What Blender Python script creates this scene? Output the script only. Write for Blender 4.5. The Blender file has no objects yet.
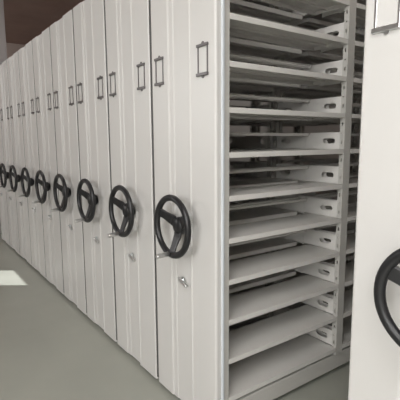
import bpy, bmesh, math, random
from mathutils import Vector, Matrix
random.seed(3)
S = bpy.context.scene
C = S.collection
PI = math.pi

# ------------------------------------------------------------------ materials
def material(name, col, rough=.5, metal=0., noise=.0, nscale=20., bump=0., bscale=200., spec=.5, stretch=(1, 1, 1), coat=0.):
    m = bpy.data.materials.new(name); m.use_nodes = True
    nt = m.node_tree; b = nt.nodes['Principled BSDF']
    b.inputs['Base Color'].default_value = (*col, 1)
    b.inputs['Roughness'].default_value = rough
    b.inputs['Metallic'].default_value = metal
    b.inputs['Specular IOR Level'].default_value = spec
    b.inputs['Coat Weight'].default_value = coat
    tc = nt.nodes.new('ShaderNodeTexCoord'); mp = nt.nodes.new('ShaderNodeMapping')
    mp.inputs['Scale'].default_value = stretch
    nt.links.new(tc.outputs['Object'], mp.inputs['Vector'])
    if noise:
        n = nt.nodes.new('ShaderNodeTexNoise'); n.inputs['Scale'].default_value = nscale; n.inputs['Detail'].default_value = 5
        r = nt.nodes.new('ShaderNodeMapRange')
        r.inputs['From Min'].default_value = .3; r.inputs['From Max'].default_value = .7
        r.inputs['To Min'].default_value = 1 - noise; r.inputs['To Max'].default_value = 1 + noise
        mx = nt.nodes.new('ShaderNodeVectorMath'); mx.operation = 'SCALE'
        mx.inputs[0].default_value = col
        nt.links.new(mp.outputs['Vector'], n.inputs['Vector'])
        nt.links.new(n.outputs['Fac'], r.inputs['Value'])
        nt.links.new(r.outputs['Result'], mx.inputs['Scale'])
        nt.links.new(mx.outputs['Vector'], b.inputs['Base Color'])
    if bump:
        n2 = nt.nodes.new('ShaderNodeTexNoise'); n2.inputs['Scale'].default_value = bscale
        bp = nt.nodes.new('ShaderNodeBump'); bp.inputs['Strength'].default_value = bump; bp.inputs['Distance'].default_value = .002
        nt.links.new(mp.outputs['Vector'], n2.inputs['Vector'])
        nt.links.new(n2.outputs['Fac'], bp.inputs['Height']); nt.links.new(bp.outputs['Normal'], b.inputs['Normal'])
    return m

M = {
    'panel':   material('off_white_paint', (.635, .625, .608), .34, noise=.02, nscale=3, bump=.04, bscale=120, stretch=(1, 1, .15)),
    'shelf':   material('grey_white_shelf_paint', (.68, .665, .635), .42, noise=.02, nscale=8),
    'post':    material('grey_post_paint', (.52, .51, .48), .45, noise=.02, nscale=8),
    'seal':    material('pale_blue_white_vinyl', (.70, .74, .78), .22, noise=.02, nscale=5),
    'rubber':  material('black_plastic', (.013, .013, .0145), .36, noise=.1, nscale=60, bump=.05, bscale=300),
    'gasket':  material('dark_grey_rubber', (.09, .088, .085), .6, noise=.06, nscale=30),
    'chrome_dark':     material('chrome_dark_reflection', (.16, .15, .15), .35, .6, noise=.06, nscale=40),  # chrome too, its colour darkened to stand for a dark reflection
    'chrome':  material('chrome', (.80, .81, .82), .28, 1., noise=.02, nscale=40),
    'handle':  material('bright_plated_steel', (.62, .62, .61), .3, .8, noise=.03, nscale=50),
    'steel':   material('zinc_steel', (.62, .66, .66), .28, 1., noise=.05, nscale=50),
    'dark':    material('dark_steel', (.06, .06, .06), .5, .3, noise=.1, nscale=20),
    'rail':    material('worn_rail_steel', (.35, .34, .33), .4, .8, noise=.1, nscale=10),
    'floor':   material('grey_green_epoxy', (.37, .38, .335), .33, noise=.07, nscale=1.6, bump=.05, bscale=12),
    'ceil':    material('dark_brown_ceiling', (.40, .27, .235), .8, noise=.08, nscale=2),
    'wall':    material('brown_grey_plaster', (.56, .46, .42), .8, noise=.05, nscale=2),
    'wallw':   material('pale_plaster', (.55, .54, .52), .8, noise=.04, nscale=2),
    'column':  material('pale_grey_concrete', (.62, .60, .61), .7, noise=.05, nscale=4),
}

# ------------------------------------------------------------------ mesh helpers
def box(bm, x0, x1, y0, y1, z0, z1, bev=0.):
    vs = [bm.verts.new((x, y, z)) for x in (x0, x1) for y in (y0, y1) for z in (z0, z1)]
    fs = []
    for q in ((0, 1, 3, 2), (4, 6, 7, 5), (0, 4, 5, 1), (2, 3, 7, 6), (0, 2, 6, 4), (1, 5, 7, 3)):
        fs.append(bm.faces.new([vs[i] for i in q]))
    if bev:
        es = list({e for f in fs for e in f.edges})
        bmesh.ops.bevel(bm, geom=es, offset=bev, segments=2, affect='EDGES', profile=.5)

def tube(bm, pts, radii, n=12, cap=True):
    """round bar through pts"""
    pts = [Vector(p) for p in pts]; rings = []
    for i, p in enumerate(pts):
        d = (pts[min(i + 1, len(pts) - 1)] - pts[max(i - 1, 0)]).normalized()
        a = d.orthogonal().normalized() if abs(d.z) < .99 else Vector((1, 0, 0))
        if i and rings:
            a = (prev - prev.dot(d) * d).normalized()
        prev = a; b = d.cross(a)
        r = radii[i] if hasattr(radii, '__len__') else radii
        rings.append([bm.verts.new(p + a * (r * math.cos(2 * PI * k / n)) + b * (r * math.sin(2 * PI * k / n))) for k in range(n)])
    for r0, r1 in zip(rings, rings[1:]):
        for k in range(n):
            bm.faces.new((r0[k], r0[(k + 1) % n], r1[(k + 1) % n], r1[k])).smooth = True
    if cap:
        bm.faces.new(rings[0][::-1]); bm.faces.new(rings[-1])

def torus(bm, R, r, y, N=56, n=14):
    """ring in the XZ plane"""
    vs = []
    for i in range(N):
        t = 2 * PI * i / N
        vs.append([bm.verts.new(((R + r * math.cos(2 * PI * k / n)) * math.cos(t), y + r * .92 * math.sin(2 * PI * k / n), (R + r * math.cos(2 * PI * k / n)) * math.sin(t))) for k in range(n)])
    for i in range(N):
        for k in range(n):
            a, b = vs[i], vs[(i + 1) % N]
            bm.faces.new((a[k], a[(k + 1) % n], b[(k + 1) % n], b[k])).smooth = True

def lathe_y(bm, prof, n=32):
    """profile of (radius, y) turned about the Y axis"""
    rings = [[bm.verts.new((r * math.cos(2 * PI * k / n), y, r * math.sin(2 * PI * k / n))) for k in range(n)] for r, y in prof]
    for a, b in zip(rings, rings[1:]):
        for k in range(n):
            bm.faces.new((a[k], a[(k + 1) % n], b[(k + 1) % n], b[k])).smooth = True
    bm.faces.new(rings[0]); bm.faces.new(rings[-1][::-1])

def prism(bm, outline, y0, y1):
    a = [bm.verts.new((x, y0, z)) for x, z in outline]; b = [bm.verts.new((x, y1, z)) for x, z in outline]
    n = len(a)
    bm.faces.new(a); bm.faces.new(b[::-1])
    for i in range(n):
        bm.faces.new((a[i], b[i], b[(i + 1) % n], a[(i + 1) % n]))

def holed(bm, y, t, x0, x1, z0, z1, loop):
    """plate in XZ with one hole given by its loop of (x,z); thickness t"""
    n = len(loop); cx = sum(p[0] for p in loop) / n; cz = sum(p[1] for p in loop) / n
    out = []
    for px, pz in loop:
        dx, dz = px - cx, pz - cz
        s = min((x1 - cx) / dx if dx > 1e-9 else (x0 - cx) / dx if dx < -1e-9 else 1e9,
                (z1 - cz) / dz if dz > 1e-9 else (z0 - cz) / dz if dz < -1e-9 else 1e9)
        out.append([cx + dx * s, cz + dz * s])
    for X in (x0, x1):                      # snap the nearest outer point to every corner
        for Z in (z0, z1):
            i = min(range(n), key=lambda i: math.hypot(out[i][0] - X, out[i][1] - Z))
            out[i] = [X, Z]
    L = [[bm.verts.new((p[0], yy, p[1])) for p in ring] for yy in (y, y + t) for ring in (loop, out)]
    i0, o0, i1, o1 = L
    for k in range(n):
        j = (k + 1) % n
        bm.faces.new((o0[k], o0[j], i0[j], i0[k])); bm.faces.new((i1[k], i1[j], o1[j], o1[k]))
        bm.faces.new((i0[k], i0[j], i1[j], i1[k])); bm.faces.new((o0[j], o0[k], o1[k], o1[j]))

def obj(name, bm, mat, parent=None, loc=(0, 0, 0), fix=True):
    if fix:
        bmesh.ops.recalc_face_normals(bm, faces=bm.faces)
    me = bpy.data.meshes.new(name); bm.to_mesh(me); bm.free(); me.materials.append(M[mat])
    o = bpy.data.objects.new(name, me); C.objects.link(o); o.location = loc
    if parent: o.parent = parent
    return o

def struct(name, bm, mat):
    o = obj(name, bm, mat); o['kind'] = 'structure'; return o

def copy_tree(o, parent=None):
    c = o.copy(); C.objects.link(c)
    if parent: c.parent = parent
    for ch in list(o.children):
        copy_tree(ch, c)
    return c

# ------------------------------------------------------------------ camera (eye 1.58 m above the floor)
EYE = 1.581
ROW = 1.253            # the plane of all end panels
cam = bpy.data.cameras.new('camera'); co = bpy.data.objects.new('camera', cam); C.objects.link(co)
f, yaw, pit, rol = 417.22, math.radians(35.64), math.radians(7.99), math.radians(-.407)
F = Vector((-math.cos(yaw) * math.cos(pit), math.sin(yaw) * math.cos(pit), -math.sin(pit)))
U = Vector((-math.cos(yaw) * math.sin(pit), math.sin(yaw) * math.sin(pit), math.cos(pit)))
R = Vector((math.sin(yaw), math.cos(yaw), 0))
R2 = R * math.cos(rol) + U * math.sin(rol); U2 = U * math.cos(rol) - R * math.sin(rol)
mw = Matrix.Identity(4)
for i in range(3):
    mw[i][0], mw[i][1], mw[i][2] = R2[i], U2[i], -F[i]
mw[2][3] = EYE
co.matrix_world = mw
cam.sensor_width = 36; cam.lens = 36 * f / 400; cam.clip_start = .02
S.camera = co

# ------------------------------------------------------------------ one mobile shelving unit
PITCH = .64
HW = .309              # half width of the end panel
XS = .310              # shelf fronts
TOP = 2.66
SP = .2207
ZK = [2.396 - SP * k for k in range(11)]      # eleven shelf levels
ZTOP = 2.616
POSTS = [(.054, .085), (1.017, 1.084), (2.016, 2.083)]
BAYS = [(.085, 1.017), (1.084, 2.016)]

def panel_bm():
    bm = bmesh.new()
    # plan profile of the folded sheet: two side strips, raised centre band with sloped steps, rounded edges
    def arc(sx):                              # rounded folded edge, 14 mm radius
        return [(sx * (HW - .014 + .014 * math.sin(t)), .014 - .014 * math.cos(t)) for t in [PI / 2 * i / 5 for i in range(6)]]
    left = [(-.128, 0), (-.123, .0012), (-.117, .0048), (-.112, .0060), (-.082, .0060), (-.078, .0068), (-.074, .0092), (-.070, .0100)]
    right = [(.076, .0100), (.080, .0088), (.083, .0050), (.0865, -.0030), (.090, -.0045), (.093, -.0045), (.096, -.0034), (.101, -.0006), (.105, 0)]
    front = [(-HW, .052)] + arc(-1)[::-1] + left + right + arc(1) + [(HW, .052)]
    z0, z1 = .03, TOP
    a = [bm.verts.new((x, y, z0)) for x, y in front]; b = [bm.verts.new((x, y, z1)) for x, y in front]
    for i in range(len(a) - 1):
        bm.faces.new((a[i], a[i + 1], b[i + 1], b[i]))
    bm.faces.new((a[-1], a[0], b[0], b[-1])); bm.faces.new(a[::-1]); bm.faces.new(b)
    return bm

def label_bm(c=0):
    bm = bmesh.new(); w, h = .0425, .068; t = .0045
    box(bm, -w, -w + .008, -t, 0, -h, h, .001); box(bm, w - .008, w, -t, 0, -h, h, .001)
    box(bm, -w - .004, w + .004, -.010, 0, h - .006, h + .008, .0015)
    box(bm, -w - .004, w + .004, -.012, 0, -h - .009, -h + .006, .0015)
    for sz in (1, -1):                       # screw ears
        ear = [(.012 * math.cos(q), sz * (h + .006) + sz * .014 * math.sin(q)) for q in [PI * i / 8 for i in range(9)]]
        prism(bm, ear, -.003, 0)
    return bm

def spoke_bm(ang):
    bm = bmesh.new(); c, s = math.cos(ang), math.sin(ang)
    L = [(.020, .032, -.042, .013), (.060, .031, -.052, .011), (.105, .025, -.071, .010), (.135, .025, -.083, .010), (.152, .031, -.088, .010)]
    rings = []
    for r, w, y, t in L:
        ring = []
        for u, v in ((-1, -.5), (-.8, -1), (.8, -1), (1, -.5), (1, .5), (.8, 1), (-.8, 1), (-1, .5)):
            ring.append(bm.verts.new((r * c - w * u * s, y + t * v * .75, r * s + w * u * c)))
        rings.append(ring)
    for a, b in zip(rings, rings[1:]):
        for k in range(8):
            bm.faces.new((a[k], a[(k + 1) % 8], b[(k + 1) % 8], b[k]))
    bm.faces.new(rings[0]); bm.faces.new(rings[-1][::-1])
    return bm

def shelf_bm(side):
    """one pressed-steel shelf: top sheet, folded front and back lips with returns, folded ends"""
    bm = bmesh.new()
    x0, x1 = .052, XS; L = .464
    def b(xa, xb, *r, **k):
        xa, xb = (xa, xb) if side > 0 else (-xb, -xa)
        box(bm, xa, xb, *r, **k)
    b(x0, x1, -L, L, .010, .013)
    b(x1 - .003, x1, -L, L, -.015, .013, bev=.0012)
    b(x1 - .018, x1 - .003, -L, L, -.015, -.0125)
    b(x0, x0 + .003, -L, L, -.015, .013)
    b(x0 + .003, x0 + .015, -L, L, -.015, -.0125)
    b(x0 + .003, x1 - .003, -L, -L + .003, -.012, .010)
    b(x0 + .003, x1 - .003, L - .003, L, -.012, .010)
    b(.150, .156, -L + .003, L - .003, -.004, .010)
    return bm

def plate_bm(side):
    """side plate standing at a shelf's end, with an oblong hole"""
    bm = bmesh.new(); cx, cz, hw, hr = .187, .052, .030, .0165
    loop = [(cx + hw + hr * math.cos(t), cz + hr * math.sin(t)) for t in [-PI / 2 + PI * i / 9 for i in range(10)]]
    loop += [(cx + .01, cz + hr), (cx - .01, cz + hr)]
    loop += [(cx - hw + hr * math.cos(t), cz + hr * math.sin(t)) for t in [PI / 2 + PI * i / 9 for i in range(10)]]
    loop += [(cx - .01, cz - hr), (cx + .01, cz - hr)]
    x0, x1 = .0005, .274
    if side < 0:
        loop = [(-x, z) for x, z in loop]; x0, x1 = -x1, -x0
    holed(bm, -.001, .002, x0, x1, 0, .107, loop)
    return bm

def post_bm(side, y0, y1, z0=.15, z1=2.60):
    """C-section upright; the faces towards the bays carry rows of slots"""
    bm = bmesh.new(); d = .035; t = .0018
    xa, xb = (XS - d, XS) if side > 0 else (-XS, -XS + d)
    fx = (xb - t, xb) if side > 0 else (xa, xa + t)
    box(bm, *fx, y0, y1, z0, z1)
    n = int((z1 - z0) / (SP / 4)); pz = (z1 - z0) / n; cx = (xa + xb) / 2
    for yy in (y0, y1 - t):
        for i in range(n):
            za = z0 + i * pz; hh = .0115 if i % 2 else .005
            c = za + pz / 2
            xs = (xa, xb - t) if side > 0 else (xa + t, xb)
            loop = [(cx + .0045, c - hh), (cx + .0045, c + hh), (cx - .0045, c + hh), (cx - .0045, c - hh)]
            holed(bm, yy, t, xs[0], xs[1], za, za + pz, loop)
    return bm

def make_unit():
    u = bpy.data.objects.new('mobile_shelving_unit', None); C.objects.link(u)
    p = obj('end_panel', panel_bm(), 'panel', u)
    for x in (-.211, .209):
        obj('label_holder', label_bm(), 'chrome_dark', p, (x, 0, 1.978))['label'] = 'chrome label holder, dark reflection in its colour'
    # handwheel
    bm = bmesh.new(); torus(bm, .157, .0180, -.088)
    w = obj('handwheel', bm, 'rubber', u, (.035, 0, 1.126))
    bm = bmesh.new(); lathe_y(bm, [(.036, 0), (.036, -.010), (.046, -.013), (.049, -.019), (.049, -.046), (.044, -.056), (.031, -.063), (.012, -.066)])
    obj('hub', bm, 'rubber', w)
    for a in (153, 268, 27):
        obj('spoke', spoke_bm(math.radians(a)), 'rubber', w)
    bm = bmesh.new(); a = math.radians(266); hx, hz = .152 * math.cos(a), .152 * math.sin(a)
    tube(bm, [(hx, -.088, hz), (hx, -.106, hz), (hx, -.108, hz), (hx, -.174, hz - .004), (hx, -.180, hz - .004)], [.007, .007, .0135, .0135, .011], 14)
    obj('crank_handle', bm, 'handle', w)['label'] = 'chrome crank handle'
    # lock
    bm = bmesh.new(); lathe_y(bm, [(.020, 0), (.020, -.003), (.017, -.005), (.010, -.006), (.010, -.014), (.008, -.016)], 24)
    lk = obj('lock', bm, 'steel', u, (0, -.0005, .800)); lk['label'] = 'zinc lock rosette'
    bm = bmesh.new(); tube(bm, [(-.016, -.016, .008), (-.006, -.016, .002), (.054, -.012, -.020), (.058, -.012, -.022)], [.009, .0105, .0095, .007], 12)
    obj('lock_lever', bm, 'handle', lk)
    # seal strip along the panel's aisle edge
    bm = bmesh.new()
    box(bm, HW, HW + .009, .033, .050, .05, TOP - .01, .0035)
    obj('seal_strip', bm, 'seal', u)
    bm = bmesh.new(); box(bm, -HW - .020, -HW + .001, .0025, .030, .05, TOP - .005, .002)
    obj('rubber_gasket', bm, 'gasket', u)['label'] = 'dark rubber gasket strip'
    return u

def add_body(u, full=True):
    bm = bmesh.new(); box(bm, -.300, .300, .056, 2.083, .045, .15, .004)
    b = obj('base', bm, 'post', u)
    for y in (.30, 1.80):
        for x in (-.18, .18):
            bm = bmesh.new(); tube(bm, [(x, y - .02, .0475), (x, y + .02, .0475)], .0345, 20)
            obj('roller', bm, 'dark', b)
    bm = bmesh.new(); box(bm, -.31, .31, .053, 2.083, 2.602, 2.640, .002)
    obj('top_cover', bm, 'shelf', u)
    pm = {}
    for s in (1, -1):
        for i, (a, c) in enumerate(POSTS):
            obj('upright', post_bm(s, a, c), 'post', u)
    if not full:
        return
    proto = {}
    for s in (1, -1):
        for (ya, yb) in BAYS:
            for k, z in enumerate(ZK):
                yc = (ya + yb) / 2
                if s not in proto:
                    sh = obj('shelf', shelf_bm(s), 'shelf', u); bm = plate_bm(s); pl = obj('side_plate', bm, 'shelf', sh)
                    bm = bmesh.new(); xs = (.030, .034) if s > 0 else (-.034, -.030)
                    xs2 = (.030, .050) if s > 0 else (-.050, -.030)
                    box(bm, *xs, -.46, .46, .100, .118); box(bm, *xs2, -.46, .46, .1165, .118)
                    br = obj('stop_bar', bm, 'shelf', sh)
                    proto[s] = (sh, pl, br)
                    pl2 = pl.copy(); C.objects.link(pl2); pl2.parent = sh; pl2.location = (0, -.4760, .0135)
                    pl.location = (0, .4750, .0135)
                    sh.location = (0, yc, z)
                else:
                    sh = copy_tree(proto[s][0], u); sh.location = (0, yc, z)

unit = make_unit()
add_body(unit, True)
XC = -1.923
unit.location = (XC, ROW, 0)

labels = [
 'off-white mobile shelving unit with its empty grey shelves open to the aisle',
 'off-white shelving unit pushed against the left of the open-shelved unit',
 'third off-white shelving unit counted leftwards from the open aisle',
 'fourth off-white shelving unit counted leftwards from the open aisle',
 'fifth off-white shelving unit counted leftwards from the open aisle',
 'sixth shelving unit from the open aisle, with a small distant handwheel',
 'seventh shelving unit from the open aisle, with a small distant handwheel',
 'eighth shelving unit from the open aisle, handwheel at the left picture edge',
 'ninth shelving unit from the open aisle, at the far end of the row',
]
GROUP = 'mobile shelving units in the row'
def tag(o, label, cat, group=None):
    o['label'] = label; o['category'] = cat
    if group: o['group'] = group
tag(unit, labels[0], 'shelving unit', GROUP)

second = copy_tree(unit); second.location = (XC - PITCH, ROW, 0); tag(second, labels[1], 'shelving unit', GROUP)
# the tightly closed units: same thing, their shelves can not be seen
closed = None
for k in range(2, len(labels)):
    if closed is None:
        o = make_unit(); add_body(o, False); closed = o
    else:
        o = copy_tree(closed)
    o.location = (XC - PITCH * k, ROW, 0); tag(o, labels[k], 'shelving unit', GROUP)
right = copy_tree(unit)
right.location = (-.837 + HW, ROW, 0)
tag(right, 'nearest white shelving unit at the right, across the aisle, with bright chrome label holder', 'shelving unit', GROUP)
for ch in list(right.children_recursive):
    if ch.name.startswith('rubber_gasket'):      # the aisle side of this unit has none
        bpy.data.objects.remove(ch); continue
    if ch.name.startswith('handwheel'):
        ch.location.x -= .030
    if ch.name.startswith('label_holder'):
        ch.data = ch.data.copy(); ch.data.materials[0] = M['chrome']; ch['label'] = 'bright chrome label holder'; ch.location.x -= .016; ch.location.z += .012

# rails the units roll on
for y, lab in ((ROW + .30, 'steel floor rail under the front of the shelving row'), (ROW + 1.80, 'steel floor rail under the rear of the shelving row')):
    bm = bmesh.new(); box(bm, -8.2, 1.2, y - .03, y + .03, 0, .004); box(bm, -8.2, 1.2, y - .012, y + .012, .004, .013)
    o = obj('floor_rail', bm, 'rail'); tag(o, lab, 'rail', 'floor rails')

# ------------------------------------------------------------------ the hall
X0, X1, Y0, Y1, H = -12.3, 4.5, -4.5, 6.5, 4.2
bm = bmesh.new(); box(bm, X0 - 2, X1 + 4, Y0 - 8, Y1 + .3, -.15, 0); struct('floor', bm, 'floor')
bm = bmesh.new()       # ceiling; this unseen roof opening is shaped to cast the sun patch
hx0, hx1, hy0, hy1 = -6.08, -4.79, .18, 1.04
sunx, suny = .05, .02     # shift of the sun patch per metre of height
ox, oy = sunx * H, suny * H
a0, a1, b0, b1 = hx0 + ox, hx1 + ox, hy0 - oy, hy1 - oy
box(bm, X0 - .2, a0, Y0, Y1 + .2, H, H + .06); 
def wedge(pts):
    a = [bm.verts.new((x, y, H)) for x, y in pts]; b = [bm.verts.new((x, y, H + .06)) for x, y in pts]
    bm.faces.new(a); bm.faces.new(b[::-1])
    for i in range(3): bm.faces.new((a[i], a[(i + 1) % 3], b[(i + 1) % 3], b[i]))
wedge([(a0, b0), (a0, b1), (a0 + .62, b1)]); wedge([(a1, b1), (a1, b0), (a1 - .62, b0)])
RX0, RX1, RY0, RY1 = -.1, 3.0, -2.7, -.2      # second roof opening, unseen, added to light the shelf faces
box(bm, a1, RX0, Y0, Y1 + .2, H, H + .06); box(bm, RX1, X1, Y0, Y1 + .2, H, H + .06)
box(bm, RX0, RX1, Y0, RY0, H, H + .06); box(bm, RX0, RX1, RY1, Y1 + .2, H, H + .06)
box(bm, a0, a1, Y0, b0, H, H + .06); box(bm, a0, a1, b1, Y1 + .2, H, H + .06)
struct('ceiling', bm, 'ceil')
bm = bmesh.new(); box(bm, X0 - .2, X0, Y0, Y1 + .2, 0, H); struct('wall_left', bm, 'wall')
bm = bmesh.new(); box(bm, X0, X1, Y1, Y1 + .2, 0, H); struct('wall_back', bm, 'wallw')
ADDED_WINS = [(-9.6, -7.6), (-.8, 4.0)]; WZ0, WZ1 = 1.7, 3.9      # unseen front wall openings, added to light panels and shelves
bm = bmesh.new(); px = X0
for wa, wb in ADDED_WINS:
    box(bm, px, wa, Y0, Y0 + .2, 0, H); px = wb
    box(bm, wa, wb, Y0, Y0 + .2, 0, WZ0); box(bm, wa, wb, Y0, Y0 + .2, WZ1, H)
box(bm, px, X1, Y0, Y0 + .2, 0, H)
struct('wall_front', bm, 'wallw')
bm = bmesh.new(); box(bm, X1, X1 + .2, Y0, Y1 + .2, 0, H); struct('wall_right', bm, 'wallw')
bm = bmesh.new(); box(bm, -8.52, -8.30, 1.49, 1.73, 0, H, .01); struct('pillar', bm, 'column')

# ------------------------------------------------------------------ light: sky through the added wall and roof openings, plus a sun
w = bpy.data.worlds.new('sky'); S.world = w; w.use_nodes = True
bg = w.node_tree.nodes['Background']; bg.inputs['Color'].default_value = (1, .99, .97, 1); bg.inputs['Strength'].default_value = 8.3
sun = bpy.data.lights.new('sun', 'SUN'); sun.energy = 4.6; sun.angle = .01
so = bpy.data.objects.new('sun', sun); C.objects.link(so)
so.rotation_euler = Vector((-sunx, suny, -1)).to_track_quat('-Z', 'Y').to_euler()

def portal(loc, sx, sy, rot):
    pl = bpy.data.lights.new('opening_portal', 'AREA'); pl.shape = 'RECTANGLE'; pl.size = sx; pl.size_y = sy; pl.cycles.is_portal = True
    po = bpy.data.objects.new('opening_portal', pl); C.objects.link(po); po.location = loc; po.rotation_euler = rot
for wa, wb in ADDED_WINS:
    portal(((wa + wb) / 2, Y0 + .1, (WZ0 + WZ1) / 2), wb - wa, WZ1 - WZ0, (PI / 2, 0, 0))
portal(((RX0 + RX1) / 2, (RY0 + RY1) / 2, H + .03), RX1 - RX0, RY1 - RY0, (0, 0, 0))
portal(((a0 + a1) / 2, (b0 + b1) / 2, H + .03), a1 - a0, b1 - b0, (0, 0, 0))

v = S.view_settings
v.view_transform = 'Standard'; v.look = 'None'; v.gamma = 1; v.exposure = 0; v.use_curve_mapping = False
